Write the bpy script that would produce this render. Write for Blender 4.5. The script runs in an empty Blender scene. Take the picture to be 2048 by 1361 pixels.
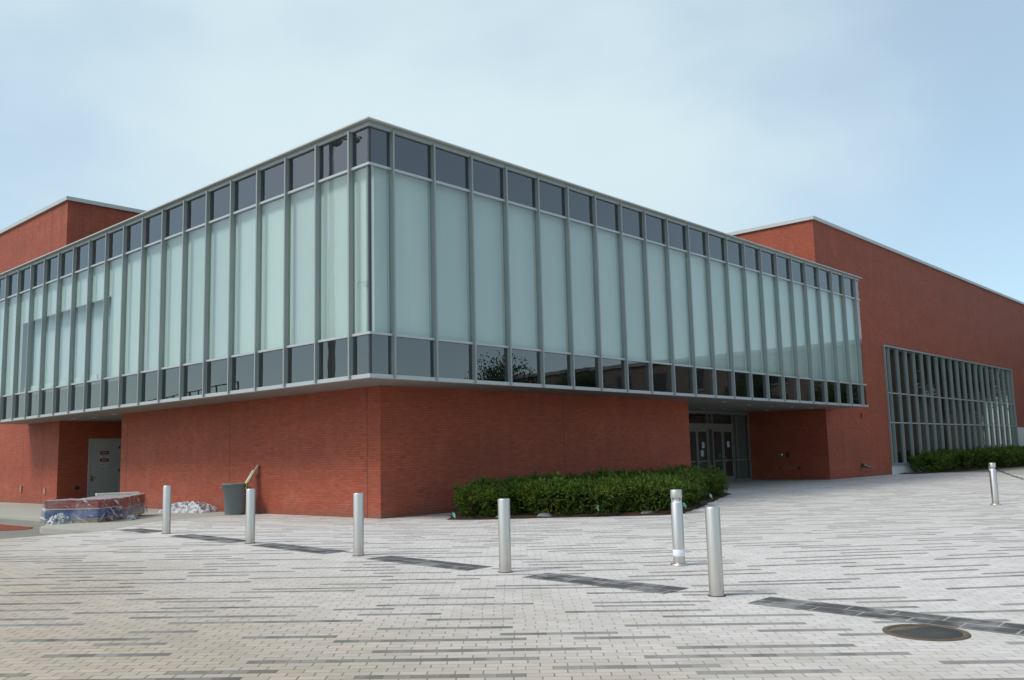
import bpy, bmesh, math, random
from mathutils import Vector, Matrix, noise as mnoise
random.seed(7)
R = math.radians
C = bpy.context.scene.collection
scene = bpy.context.scene

# ------------------------------------------------------------------ helpers
class MB:
    """collects simple solids into one mesh"""
    def __init__(s): s.bm = bmesh.new()
    def box(s, x0, x1, y0, y1, z0, z1, mi=0):
        v = [s.bm.verts.new(p) for p in ((x0,y0,z0),(x1,y0,z0),(x1,y1,z0),(x0,y1,z0),(x0,y0,z1),(x1,y0,z1),(x1,y1,z1),(x0,y1,z1))]
        for f in ((3,2,1,0),(4,5,6,7),(0,1,5,4),(1,2,6,5),(2,3,7,6),(3,0,4,7)):
            s.bm.faces.new([v[i] for i in f]).material_index = mi
        return s
    def obox(s, c, ax, ay, az, mi=0):
        c, ax, ay, az = Vector(c), Vector(ax), Vector(ay), Vector(az)
        q = [(-1,-1,-1),(1,-1,-1),(1,1,-1),(-1,1,-1),(-1,-1,1),(1,-1,1),(1,1,1),(-1,1,1)]
        v = [s.bm.verts.new(c+ax*a+ay*b+az*d) for a,b,d in q]
        for f in ((3,2,1,0),(4,5,6,7),(0,1,5,4),(1,2,6,5),(2,3,7,6),(3,0,4,7)):
            s.bm.faces.new([v[i] for i in f]).material_index = mi
        return s
    def prism(s, pts, z0, z1, mi=0):
        b = [s.bm.verts.new((x,y,z0)) for x,y in pts]; t = [s.bm.verts.new((x,y,z1)) for x,y in pts]
        n = len(pts)
        s.bm.faces.new(b[::-1]).material_index = mi; s.bm.faces.new(t).material_index = mi
        for i in range(n):
            s.bm.faces.new((b[i],b[(i+1)%n],t[(i+1)%n],t[i])).material_index = mi
        return s
    def lathe(s, prof, n=40, c=(0,0,0), mi=0):
        rings = []
        for r, z in prof:
            if r < 1e-6: rings.append([s.bm.verts.new((c[0],c[1],c[2]+z))])
            else: rings.append([s.bm.verts.new((c[0]+r*math.cos(2*math.pi*i/n), c[1]+r*math.sin(2*math.pi*i/n), c[2]+z)) for i in range(n)])
        for a, b in zip(rings, rings[1:]):
            for i in range(n):
                j = (i+1) % n
                if len(a) == 1 and len(b) == 1: continue
                if len(a) == 1: f = (a[0], b[j], b[i])
                elif len(b) == 1: f = (a[i], a[j], b[0])
                else: f = (a[i], a[j], b[j], b[i])
                fc = s.bm.faces.new(f); fc.smooth = True; fc.material_index = mi
        return s
    def tube(s, pts, rad, n=10, mi=0, cap=True):
        pts = [Vector(p) for p in pts]; rings = []
        rr = rad if isinstance(rad, (list, tuple)) else [rad]*len(pts)
        for i, p in enumerate(pts):
            d = (pts[min(i+1,len(pts)-1)] - pts[max(i-1,0)]).normalized()
            a = d.cross(Vector((0,0,1)))
            if a.length < 1e-3: a = d.cross(Vector((1,0,0)))
            a.normalize(); b = d.cross(a)
            rings.append([s.bm.verts.new(p + (a*math.cos(2*math.pi*k/n)+b*math.sin(2*math.pi*k/n))*rr[i]) for k in range(n)])
        for a, b in zip(rings, rings[1:]):
            for i in range(n):
                f = s.bm.faces.new((a[i],a[(i+1)%n],b[(i+1)%n],b[i])); f.smooth = True; f.material_index = mi
        if cap:
            s.bm.faces.new(rings[0][::-1]).material_index = mi; s.bm.faces.new(rings[-1]).material_index = mi
        return s
    def build(s, name, mats, parent=None, bevel=0):
        me = bpy.data.meshes.new(name)
        bmesh.ops.recalc_face_normals(s.bm, faces=s.bm.faces[:])
        s.bm.to_mesh(me); s.bm.free()
        for m in (mats if isinstance(mats, (list, tuple)) else [mats]): me.materials.append(m)
        o = bpy.data.objects.new(name, me); C.objects.link(o)
        if parent is not None: o.parent = parent
        if bevel:
            md = o.modifiers.new('bevel', 'BEVEL'); md.width = bevel; md.segments = 2; md.limit_method = 'ANGLE'
        return o
def tag(o, label, cat, group=None):
    o['label'] = label; o['category'] = cat
    if group: o['group'] = group
    return o
def thing(name, label, cat, loc=(0,0,0), rz=0, group=None):
    o = bpy.data.objects.new(name, None); C.objects.link(o)
    o.location = loc; o.rotation_euler = (0,0,rz); o.empty_display_size = .2
    return tag(o, label, cat, group)
def structure(o): o['kind'] = 'structure'; return o
def dup(root, loc, rz=0, label=None):
    def cp(o, par):
        c = o.copy(); C.objects.link(c); c.parent = par
        for ch in o.children: cp(ch, c)
        return c
    r = cp(root, None); r.location = loc; r.rotation_euler = (0,0,rz)
    if label: r['label'] = label
    return r
def mesh_from(name, verts, faces, mats, parent=None, smooth=False, mi=None):
    me = bpy.data.meshes.new(name); me.from_pydata(verts, [], faces)
    for m in (mats if isinstance(mats,(list,tuple)) else [mats]): me.materials.append(m)
    if mi: me.polygons.foreach_set('material_index', mi)
    if smooth: me.polygons.foreach_set('use_smooth', [True]*len(me.polygons))
    me.update()
    o = bpy.data.objects.new(name, me); C.objects.link(o)
    if parent is not None: o.parent = parent
    return o

# ------------------------------------------------------------------ node helper
class NT:
    def __init__(s, name):
        s.m = bpy.data.materials.new(name); s.m.use_nodes = True
        s.t = s.m.node_tree; s.t.nodes.clear()
        s.out = s.t.nodes.new('ShaderNodeOutputMaterial')
    def n(s, typ, ins=None, **kw):
        nd = s.t.nodes.new(typ)
        for k, v in kw.items(): setattr(nd, k, v)
        for k, v in (ins or {}).items(): s.set(nd.inputs[k], v)
        return nd
    def set(s, sock, v):
        if isinstance(v, bpy.types.NodeSocket): s.t.links.new(v, sock)
        else:
            if hasattr(sock.default_value, '__len__') and len(sock.default_value) == 4 and len(v) == 3: v = (*v, 1)
            sock.default_value = v
    def math(s, op, a, b=0.0, c=None, clamp=False):
        nd = s.n('ShaderNodeMath', {0: a, 1: b}, operation=op); nd.use_clamp = clamp
        if c is not None: s.set(nd.inputs[2], c)
        return nd.outputs[0]
    def mix(s, f, a, b, blend='MIX'):
        nd = s.n('ShaderNodeMix', data_type='RGBA', blend_type=blend)
        s.set(nd.inputs[0], f); s.set(nd.inputs[6], a); s.set(nd.inputs[7], b)
        return nd.outputs[2]
    def ramp(s, v, lo, hi, a=0.0, b=1.0, smooth=True):
        nd = s.n('ShaderNodeMapRange', {0: v, 1: lo, 2: hi, 3: a, 4: b}); nd.interpolation_type = 'SMOOTHSTEP' if smooth else 'LINEAR'
        return nd.outputs[0]
    def pos(s): return s.n('ShaderNodeNewGeometry').outputs['Position']
    def objc(s): return s.n('ShaderNodeTexCoord').outputs['Object']
    def noise(s, vec, scale, detail=4, rough=.55, out=0, dim='3D'):
        return s.n('ShaderNodeTexNoise', {'Vector': vec, 'Scale': scale, 'Detail': detail, 'Roughness': rough}).outputs[out]
    def white(s, vec): return s.n('ShaderNodeTexWhiteNoise', {'Vector': vec}, noise_dimensions='3D').outputs[0]
    def comb(s, x=0., y=0., z=0.): return s.n('ShaderNodeCombineXYZ', {0: x, 1: y, 2: z}).outputs[0]
    def sep(s, v): return s.n('ShaderNodeSeparateXYZ', {0: v}).outputs
    def bump(s, h, strength=.3, dist=.01): return s.n('ShaderNodeBump', {'Height': h, 'Strength': strength, 'Distance': dist}).outputs[0]
    def pbsdf(s, **kw):
        nd = s.n('ShaderNodeBsdfPrincipled')
        for k, v in kw.items(): s.set(nd.inputs[k.replace('_',' ')], v)
        return nd.outputs[0]
    def done(s, sh): s.t.links.new(sh, s.out.inputs[0]); return s.m

def simple(name, col, rough=.6, metal=0., var=.12, scale=6., bump=0., spec=.5):
    t = NT(name); p = t.objc()
    f = t.noise(p, scale, 5)
    c = t.mix(f, tuple(x*(1-var) for x in col), tuple(min(1,x*(1+var)) for x in col))
    kw = dict(Base_Color=c, Roughness=rough, Metallic=metal)
    kw['Specular_IOR_Level'] = spec
    if bump: kw['Normal'] = t.bump(t.noise(p, scale*6, 4), bump, .01)
    return t.done(t.pbsdf(**kw))

# ------------------------------------------------------------------ materials
def brick_mat():
    t = NT('red_brick'); P = t.pos(); x, y, z = t.sep(P)
    u = t.math('ADD', x, y)
    row = t.math('FLOOR', t.math('DIVIDE', z, .0677))
    odd = t.math('MODULO', t.math('ADD', row, 1000.0), 2.0)
    uu = t.math('ADD', t.math('DIVIDE', u, .2032), t.math('MULTIPLY', odd, .5))
    col = t.math('FLOOR', uu); fu = t.math('SUBTRACT', uu, col)
    fv = t.math('SUBTRACT', t.math('DIVIDE', z, .0677), row)
    du = t.math('MINIMUM', fu, t.math('SUBTRACT', 1.0, fu)); dv = t.math('MINIMUM', fv, t.math('SUBTRACT', 1.0, fv))
    ju = t.ramp(du, .012, .035, 1., 0.); jv = t.ramp(dv, .06, .16, 1., 0.)
    joint = t.math('MAXIMUM', ju, jv)
    rnd = t.white(t.comb(col, row, 3.0)); rnd2 = t.white(t.comb(col, row, 9.0))
    base = t.mix(rnd, (.325,.070,.034), (.405,.094,.047))
    dark = t.mix(t.ramp(rnd2, .93, .99, 0., .55), base, (.19,.055,.036))
    big = t.noise(t.comb(t.math('MULTIPLY',u,.25), t.math('MULTIPLY',z,.8), 0.), 1.2, 5)
    c = t.mix(t.ramp(big, .35, .68, 0., .40), dark, (.235,.060,.034))
    wv = t.noise(t.comb(t.math('MULTIPLY',u,1.4), t.math('MULTIPLY',z,.22), 4.), 1.7, 4)
    c = t.mix(t.ramp(wv, .50, .76, 0., .20), c, (.43,.17,.115))
    run = t.noise(t.comb(t.math('MULTIPLY',u,2.6), t.math('MULTIPLY',z,.10), 7.), 1.5, 5, .65)
    c = t.mix(t.math('MULTIPLY', t.ramp(z, 9.6, 13.0, 0., 1.), t.ramp(run, .47, .72, 0., .5)), c, (.17,.05,.032))
    # mineral bloom close to the ground, patchy
    bl = t.noise(t.comb(u, t.math('MULTIPLY',z,3.), 2.), .9, 5)
    low = t.math('MULTIPLY', t.ramp(z, .1, 1.5, 1., 0.), t.ramp(bl, .45, .7))
    mort = t.mix(low, (.205,.052,.030), (.42,.23,.19))
    c = t.mix(t.math('MULTIPLY', joint, t.ramp(t.noise(P, 2.2, 4), .3, .65, .25, .95)), c, mort)
    splash = t.math('MULTIPLY', t.ramp(z, .0, .28, 1., 0.), t.ramp(bl, .3, .65, .2, .75))
    c = t.mix(splash, c, (.20,.09,.06))
    h = t.math('SUBTRACT', t.math('MULTIPLY', t.noise(P, 60, 3), .25), joint)
    return t.done(t.pbsdf(Base_Color=c, Roughness=.72, Specular_IOR_Level=.35, Normal=t.bump(h, .35, .006)))
M_brick = brick_mat()

UD = (math.sin(R(42.3)), -math.cos(R(42.3)), 0); VD = (math.cos(R(42.3)), math.sin(R(42.3)), 0)
def paver_mat():
    t = NT('plaza_pavers'); P = t.pos(); x, y, z = t.sep(P)
    dot = lambda v: t.n('ShaderNodeVectorMath', {0: P, 1: v}, operation='DOT_PRODUCT').outputs['Value']
    wob = t.math('MULTIPLY', t.math('SUBTRACT', t.noise(P, .8, 2), .5), .02)
    U = t.math('DIVIDE', t.math('ADD', dot(UD), 300.), .216); V = t.math('DIVIDE', t.math('ADD', t.math('ADD', dot(VD), wob), 300.), .108)
    row = t.math('FLOOR', V); fv = t.math('SUBTRACT', V, row)
    half = t.math('MULTIPLY', t.math('MODULO', row, 2.), .5)
    uu = t.math('ADD', U, t.math('ADD', half, t.math('MULTIPLY', t.white(t.comb(row, 1., 1.)), .12)))
    col = t.math('FLOOR', uu); fu = t.math('SUBTRACT', uu, col)
    du = t.math('MINIMUM', fu, t.math('SUBTRACT', 1.0, fu)); dv = t.math('MINIMUM', fv, t.math('SUBTRACT', 1.0, fv))
    ju = t.ramp(du, .016, .036, 1., 0.); jv = t.ramp(dv, .026, .070, 1., 0.)
    # dashes of dark pavers
    g3 = t.math('FLOOR', t.math('DIVIDE', row, 3.)); pick = t.math('FLOOR', t.math('MULTIPLY', t.white(t.comb(g3, 5., 2.)), 2.))
    isrow = t.math('COMPARE', t.math('SUBTRACT', row, t.math('MULTIPLY', g3, 3.)), pick, .1)
    L = t.math('ADD', 9., t.math('MULTIPLY', t.white(t.comb(row, 7., 1.)), 7.))
    tt = t.math('DIVIDE', t.math('ADD', col, t.math('MULTIPLY', t.white(t.comb(row, 2., 6.)), 60.)), L)
    seg = t.math('FLOOR', tt); fr = t.math('SUBTRACT', tt, seg)
    ln = t.math('ADD', .27, t.math('MULTIPLY', t.white(t.comb(seg, row, 4.)), .50))
    isd = t.math('MULTIPLY', isrow, t.math('LESS_THAN', fr, ln))
    rnd = t.white(t.comb(col, row, 0.)); rnd2 = t.white(t.comb(col, row, 8.))
    big = t.noise(P, .35, 5); fine = t.noise(P, 90, 3); mid = t.noise(P, 3.2, 5)
    # warm sand swept over the older half of the plaza, cleaner by the building
    clean = t.ramp(t.math('ADD', x, t.math('MULTIPLY', t.math('SUBTRACT', big, .5), 5.)), -10.5, -3.6)
    light = t.mix(clean, t.mix(rnd, (.40,.332,.258), (.475,.402,.316)), t.mix(rnd, (.585,.545,.510), (.675,.632,.598)))
    light = t.mix(t.ramp(mid, .35, .75, 0., .22), light, (.40,.36,.30))
    light = t.mix(t.math('MULTIPLY', t.ramp(fine, .4, .7), .22), light, (.36,.33,.28))
    dk = t.mix(t.math('POWER',rnd2,.7), (.10,.095,.085), (.26,.25,.225))
    dk = t.mix(t.ramp(t.noise(P, 5., 5), .42, .72, 0., .5), dk, (.33,.315,.285))
    dk = t.mix(t.math('MULTIPLY', clean, .16), dk, (.50,.49,.46))
    c = t.mix(isd, light, dk)
    sand = t.mix(clean, (.165,.110,.058), (.37,.35,.31))
    jn = t.noise(P, 7., 3)
    jf = t.math('MAXIMUM', t.math('MULTIPLY', ju, t.ramp(jn, .25, .6, .5, 1.)), t.math('MULTIPLY', jv, t.ramp(jn, .3, .7, .25, .8)))
    c = t.mix(jf, c, sand)
    # swept dust, drips and a few stains
    st = t.noise(t.n('ShaderNodeMapping', {'Vector': P, 'Location': (3,7,0)}).outputs[0], 1.1, 6, .65)
    c = t.mix(t.ramp(st, .55, .76, 0., .38), c, (.31,.28,.23))
    s2 = t.noise(t.n('ShaderNodeMapping', {'Vector': P, 'Location': (11,2,5), 'Rotation': (0,0,.74), 'Scale': (1.,.16,1.)}).outputs[0], .9, 5, .6)
    c = t.mix(t.ramp(s2, .54, .74, 0., .22), c, (.27,.245,.20))
    gum = t.n('ShaderNodeTexVoronoi', {'Vector': P, 'Scale': 1.15}).outputs['Distance']
    c = t.mix(t.ramp(gum, .022, .034, .55, 0.), c, (.12,.11,.10))
    h = t.math('SUBTRACT', t.math('ADD', t.math('MULTIPLY', fine, .2), t.math('MULTIPLY', rnd, .3)), t.math('MAXIMUM', ju, jv))
    return t.done(t.pbsdf(Base_Color=c, Roughness=.85, Specular_IOR_Level=.3, Normal=t.bump(h, .45, .006)))
M_paver = paver_mat()

def strip_mat():
    t = NT('dark_granite_setts'); P = t.objc(); x, y, z = t.sep(P)
    row = t.math('FLOOR', t.math('DIVIDE', x, .25)); odd = t.math('MODULO', t.math('ADD', row, 20.), 2.)
    v = t.math('ADD', t.math('DIVIDE', y, .48), t.math('MULTIPLY', odd, .45))
    col = t.math('FLOOR', v); fv = t.math('SUBTRACT', v, col); fu = t.math('SUBTRACT', t.math('DIVIDE', x, .25), row)
    wob = t.math('MULTIPLY', t.math('SUBTRACT', t.noise(t.pos(), 6, 3), .5), .10)
    du = t.math('ADD', t.math('MINIMUM', fu, t.math('SUBTRACT', 1., fu)), wob); dv = t.math('ADD', t.math('MINIMUM', fv, t.math('SUBTRACT', 1., fv)), t.math('MULTIPLY', wob, .5))
    j = t.math('MAXIMUM', t.ramp(du, .02, .07, 1., 0.), t.ramp(dv, .008, .032, 1., 0.))
    n = t.noise(t.pos(), 40, 4)
    rnd = t.white(t.comb(row, col, t.n('ShaderNodeObjectInfo').outputs['Random']))
    c = t.mix(rnd, (.050,.048,.045), (.085,.082,.078)); c = t.mix(t.math('MULTIPLY', n, .25), c, (.13,.125,.12))
    d = t.noise(t.pos(), 2.6, 5)
    c = t.mix(t.ramp(d, .44, .66, 0., .85), c, (.25,.245,.235))
    c = t.mix(t.math('MULTIPLY', j, t.ramp(d, .25, .6, .35, 1.)), c, (.36,.35,.335))
    return t.done(t.pbsdf(Base_Color=c, Roughness=.8, Specular_IOR_Level=.3, Normal=t.bump(t.math('SUBTRACT', n, j), .3, .006)))
M_strip = strip_mat()

def ground_mat(name, a, b, c3, rough=.9, fine=60):
    t = NT(name); P = t.pos()
    c = t.mix(t.noise(P, .7, 6, .6), a, b); c = t.mix(t.ramp(t.noise(P, 2.3, 6, .65), .52, .78, 0., .6), c, c3)
    f = t.noise(P, fine, 3); c = t.mix(t.math('MULTIPLY', f, .25), c, tuple(k*.6 for k in a))
    return t.done(t.pbsdf(Base_Color=c, Roughness=rough, Specular_IOR_Level=.3, Normal=t.bump(f, .3, .01)))
M_conc = ground_mat('concrete_pavement', (.38,.36,.30), (.47,.45,.385), (.33,.30,.245))
M_asph = ground_mat('asphalt', (.20,.185,.155), (.27,.25,.21), (.15,.13,.105))
M_mulch = ground_mat('bark_mulch', (.035,.02,.012), (.085,.045,.028), (.05,.035,.02), 1., 25)
M_water = NT('puddle_water'); M_water = M_water.done(M_water.pbsdf(Base_Color=(.05,.045,.035), Roughness=.03, IOR=1.33, Specular_IOR_Level=.9))

M_alu = simple('grey_aluminium', (.30,.335,.325), .42, .25, .05, 1.2)
M_alu_lit = simple('lit_aluminium', (.46,.485,.485), .42, .25, .05, 1.2)  # paler copy of the frame metal; overhead light on transoms put into colour
M_coping = simple('pale_metal_coping', (.50,.51,.485), .45, .1, .06, 1.)
M_soffit = simple('soffit_panel', (.235,.225,.200), .55, .0, .05, .7)
M_black = simple('black_gasket', (.03,.03,.033), .4, 0, .1)
M_dark = simple('interior_dark', (.055,.055,.055), .9, 0, .15, .8)
M_blind = NT('white_roller_blind'); _r = M_blind.n('ShaderNodeObjectInfo').outputs['Random']; _p = M_blind.pos(); _x, _y, _z = M_blind.sep(_p)
_st = M_blind.noise(M_blind.comb(M_blind.math('MULTIPLY',_x,3.), M_blind.math('MULTIPLY',_y,3.), M_blind.math('MULTIPLY',_z,.25)), 1.3, 3)
_c = M_blind.mix(_r, (.55,.56,.56), (.66,.665,.66)); _c = M_blind.mix(M_blind.ramp(_st, .35, .7, 0., .18), _c, (.46,.49,.48))
M_blind = M_blind.done(M_blind.pbsdf(Base_Color=_c, Roughness=.9))
M_gal = simple('grey_gallery_wall', (.58,.59,.63), .8, 0, .06)
M_white = simple('white_paint', (.66,.67,.66), .5, 0, .05, 1.5)
M_door = simple('grey_painted_door', (.40,.43,.40), .5, 0, .04, 1.)
M_chrome = simple('satin_metal', (.55,.55,.53), .3, 1., .05)

def glass_mat(name, tint, ior, dirt=.0):
    t = NT(name)
    g = t.n('ShaderNodeNewGeometry')
    nrm = t.bump(t.noise(g.outputs['Position'], .8, 2), .06, .02)
    fr = t.n('ShaderNodeFresnel', {'IOR': ior, 'Normal': nrm}).outputs[0]
    fac = t.math('MULTIPLY', fr, t.math('SUBTRACT', 1., g.outputs['Backfacing']))
    tr = t.n('ShaderNodeBsdfTransparent', {'Color': tint}).outputs[0]
    gl = t.n('ShaderNodeBsdfGlossy', {'Color': (1.,.98,.96), 'Roughness': .0, 'Normal': nrm}).outputs[0]
    mx = t.n('ShaderNodeMixShader', {0: fac, 1: tr, 2: gl}).outputs[0]
    return t.done(mx)
M_glass = glass_mat('green_tinted_glass', (.905,.965,.942), 1.85)
M_glass_dark = glass_mat('grey_tinted_glass', (.52,.54,.56), 2.2)
M_glass_hall = glass_mat('clear_green_glass', (.82,.93,.90), 2.0)

def steel_mat():
    t = NT('brushed_stainless'); P = t.objc(); x, y, z = t.sep(P)
    ang = t.math('ARCTAN2', y, x)
    br = t.noise(t.comb(t.math('MULTIPLY', ang, 14.), t.math('MULTIPLY', z, .6), 0.), 2.2, 5, .7)
    sm = t.noise(P, 5., 4)
    c = t.mix(br, (.585,.535,.485), (.73,.675,.625))
    c = t.mix(t.ramp(z, 0., .22, .35, 0.), c, (.42,.375,.32))
    return t.done(t.pbsdf(Base_Color=c, Metallic=1., Roughness=t.ramp(t.math('ADD', t.math('MULTIPLY', br, .6), t.math('MULTIPLY', sm, .4)), .2, .8, .30, .48), Normal=t.bump(br, .06, .003)))
M_steel = steel_mat()

def leaf_mat(name, a, b, d):
    t = NT(name); P = t.pos()
    at = t.n('ShaderNodeAttribute', attribute_name='tone').outputs['Fac']
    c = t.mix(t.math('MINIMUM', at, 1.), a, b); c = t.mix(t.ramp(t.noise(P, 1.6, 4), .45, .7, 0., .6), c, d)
    c = t.mix(t.math('GREATER_THAN', at, 1.5), c, (.22,.095,.03))
    df = t.pbsdf(Base_Color=c, Roughness=.62, Specular_IOR_Level=.25)
    tl = t.n('ShaderNodeBsdfTranslucent', {'Color': c}).outputs[0]
    return t.done(t.n('ShaderNodeMixShader', {0: .18, 1: df, 2: tl}).outputs[0])
M_yew = leaf_mat('yew_needles', (.026,.058,.009), (.105,.170,.022), (.17,.215,.022))
M_leaf = leaf_mat('tree_leaves', (.018,.040,.012), (.050,.085,.022), (.03,.055,.015))
M_stem = simple('dark_stem', (.035,.026,.018), .9, 0, .3, 12.)
M_bark = simple('bark', (.10,.075,.055), .9, 0, .3, 12., .4)
M_wood = simple('weathered_plank', (.40,.30,.19), .8, 0, .25, 9., .2)
M_board = simple('pale_board', (.62,.60,.52), .7, 0, .12, 4.)
M_bin = simple('grey_plastic_bin', (.165,.190,.200), .55, 0, .08, 5., .05)
M_yellow = simple('yellow_handle', (.62,.60,.05), .5)
M_red = simple('red_enamel', (.40,.03,.03), .4)
M_brass = simple('dull_brass_pipe', (.22,.20,.15), .45, .8, .2)
M_green = simple('green_flag_plastic', (.22,.55,.38), .5, 0, .1)
M_paper = simple('white_paper', (.72,.75,.82), .8, 0, .04)
M_ink = simple('black_print', (.03,.03,.035), .7, 0, .05)
M_signred = simple('sign_red', (.42,.035,.03), .6, 0, .05)
M_signwhite = simple('sign_white', (.60,.62,.62), .6, 0, .05)
M_iron = simple('cast_iron', (.055,.055,.055), .55, .5, .3, 18., .4)
M_rust = simple('rusty_iron_ring', (.115,.082,.052), .8, .1, .5, 9., .4)
M_stone = simple('pale_stone', (.21,.22,.23), .8, 0, .2, 8., .4)

# ------------------------------------------------------------------ camera
cam = bpy.data.cameras.new('camera'); cam.sensor_width = 36.0; cam.lens = 1805.87/2048*36
cam.clip_end = 6000; cam.clip_start = .1
co = bpy.data.objects.new('camera', cam); C.objects.link(co); scene.camera = co
yaw, pitch, roll = R(42.334), R(7.325), R(-1.44)
f = Vector((math.cos(pitch)*math.cos(yaw), math.cos(pitch)*math.sin(yaw), math.sin(pitch)))
r0 = Vector((math.sin(yaw), -math.cos(yaw), 0)); u0 = r0.cross(f)
r = r0*math.cos(roll)+u0*math.sin(roll); u = -r0*math.sin(roll)+u0*math.cos(roll)
m = Matrix((r, u, -f)).transposed().to_4x4(); m.translation = Vector((-13.595,-16.994,1.536))
co.matrix_world = m

# ------------------------------------------------------------------ sky and sun
SUN_TO = Vector((-.78, .34, 1.)).normalized()
elev = math.asin(SUN_TO.z); az = math.atan2(SUN_TO.x, SUN_TO.y)
w = bpy.data.worlds.new('World'); scene.world = w; w.use_nodes = True
wt = w.node_tree; wt.nodes.clear()
def wn(typ, ins=None, **kw):
    nd = wt.nodes.new(typ)
    for k, v in kw.items(): setattr(nd, k, v)
    for k, v in (ins or {}).items():
        if isinstance(v, bpy.types.NodeSocket): wt.links.new(v, nd.inputs[k])
        else: nd.inputs[k].default_value = v
    return nd
sky = wn('ShaderNodeTexSky', sky_type='NISHITA'); sky.sun_disc = False
sky.sun_elevation = elev; sky.sun_rotation = az; sky.air_density = 1.0; sky.dust_density = .6; sky.ozone_density = 1.0
tc = wn('ShaderNodeTexCoord')
mp = wn('ShaderNodeMapping', {'Vector': tc.outputs['Generated'], 'Scale': (1.0,1.0,1.9), 'Location': (.35,.1,.0)})
n1 = wn('ShaderNodeTexNoise', {'Vector': mp.outputs[0], 'Scale': 2.0, 'Detail': 5., 'Roughness': .47, 'Distortion': .15})
dv = wn('ShaderNodeVectorMath', {0: tc.outputs['Generated'], 1: Vector((.52,.62,.42)).normalized()}, operation='DOT_PRODUCT')
mr = wn('ShaderNodeMapRange', {0: dv.outputs['Value'], 1: .78, 2: .985, 3: -.48, 4: .12})
ad = wn('ShaderNodeMath', {0: n1.outputs[0], 1: mr.outputs[0]}, operation='ADD')
cf = wn('ShaderNodeMapRange', {0: ad.outputs[0], 1: .12, 2: .56, 3: .46, 4: 1.0}); cf.interpolation_type = 'SMOOTHSTEP'
mx = wn('ShaderNodeMix', data_type='RGBA'); wt.links.new(cf.outputs[0], mx.inputs[0]); 
tint = wn('ShaderNodeMix', data_type='RGBA', blend_type='MULTIPLY'); tint.inputs[0].default_value = 1.; wt.links.new(sky.outputs[0], tint.inputs[6]); tint.inputs[7].default_value = (1.14,1.36,1.44,1)
wt.links.new(tint.outputs[2], mx.inputs[6])

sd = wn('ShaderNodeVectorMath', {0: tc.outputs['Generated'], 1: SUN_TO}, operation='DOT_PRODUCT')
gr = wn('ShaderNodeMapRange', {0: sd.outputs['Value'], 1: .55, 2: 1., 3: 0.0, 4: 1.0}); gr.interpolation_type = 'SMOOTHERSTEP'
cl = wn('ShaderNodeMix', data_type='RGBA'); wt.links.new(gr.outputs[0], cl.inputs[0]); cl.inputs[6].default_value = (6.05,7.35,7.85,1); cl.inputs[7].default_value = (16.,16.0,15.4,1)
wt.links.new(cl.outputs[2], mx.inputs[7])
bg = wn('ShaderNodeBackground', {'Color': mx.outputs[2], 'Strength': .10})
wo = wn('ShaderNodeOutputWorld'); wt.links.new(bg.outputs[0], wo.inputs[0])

sl = bpy.data.lights.new('sun', 'SUN'); sl.energy = 1.9; sl.angle = R(16); sl.color = (1.,.94,.87)
so = bpy.data.objects.new('sun', sl); C.objects.link(so); so.rotation_euler = (-SUN_TO).to_track_quat('-Z','Y').to_euler(); so.location = (-30,20,50)

scene.view_settings.view_transform = 'Standard'; scene.view_settings.look = 'None'
scene.view_settings.exposure = 0.20; scene.view_settings.gamma = 1.0; scene.view_settings.use_curve_mapping = False
scene.cycles.max_bounces = 10; scene.cycles.diffuse_bounces = 2; scene.cycles.transparent_max_bounces = 24

# ------------------------------------------------------------------ ground
def sm(a, b, v):
    t = min(1., max(0., (v-a)/(b-a))); return t*t*(3-2*t)
def g(x, y):
    wgt = 1-sm(-4.25, 1.7, x); return .0151*(max(-60,min(y,6))+5)*wgt
def road(x, y):
    return g(x,y) - .11*(1-sm(-4.3,-3.6,x))*sm(3.4, 5.2, y)
def frange(a, b, s):
    n = max(1, round((b-a)/s)); return [a+(b-a)*i/n for i in range(n)]
def sheet(name, xs, ys, zf, mat, off):
    verts = [(x,y,zf(x,y)+off) for y in ys for x in xs]; nx = len(xs)
    faces = [(j*nx+i, j*nx+i+1, (j+1)*nx+i+1, (j+1)*nx+i) for j in range(len(ys)-1) for i in range(nx-1)]
    return structure(mesh_from(name, verts, faces, mat, smooth=True))
def dips(x, y):   # far ground and the bare ground below the paving
    inside = sm(-9.5,-8.5,x)*0
    return road(x,y)
xs = [-3000,-800,-200,-80,-40,-25] + frange(-18, 3, .5) + [3,6,12,20,30,45,70,120,300,1000,3000]
ys = [-3000,-800,-200,-100,-60,-40,-30,-22] + frange(-20, 14, .5) + [14,18,24,32,50,80,160,400,1000,3000]
sheet('ground', xs, ys, dips, M_asph, -.012)
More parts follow.
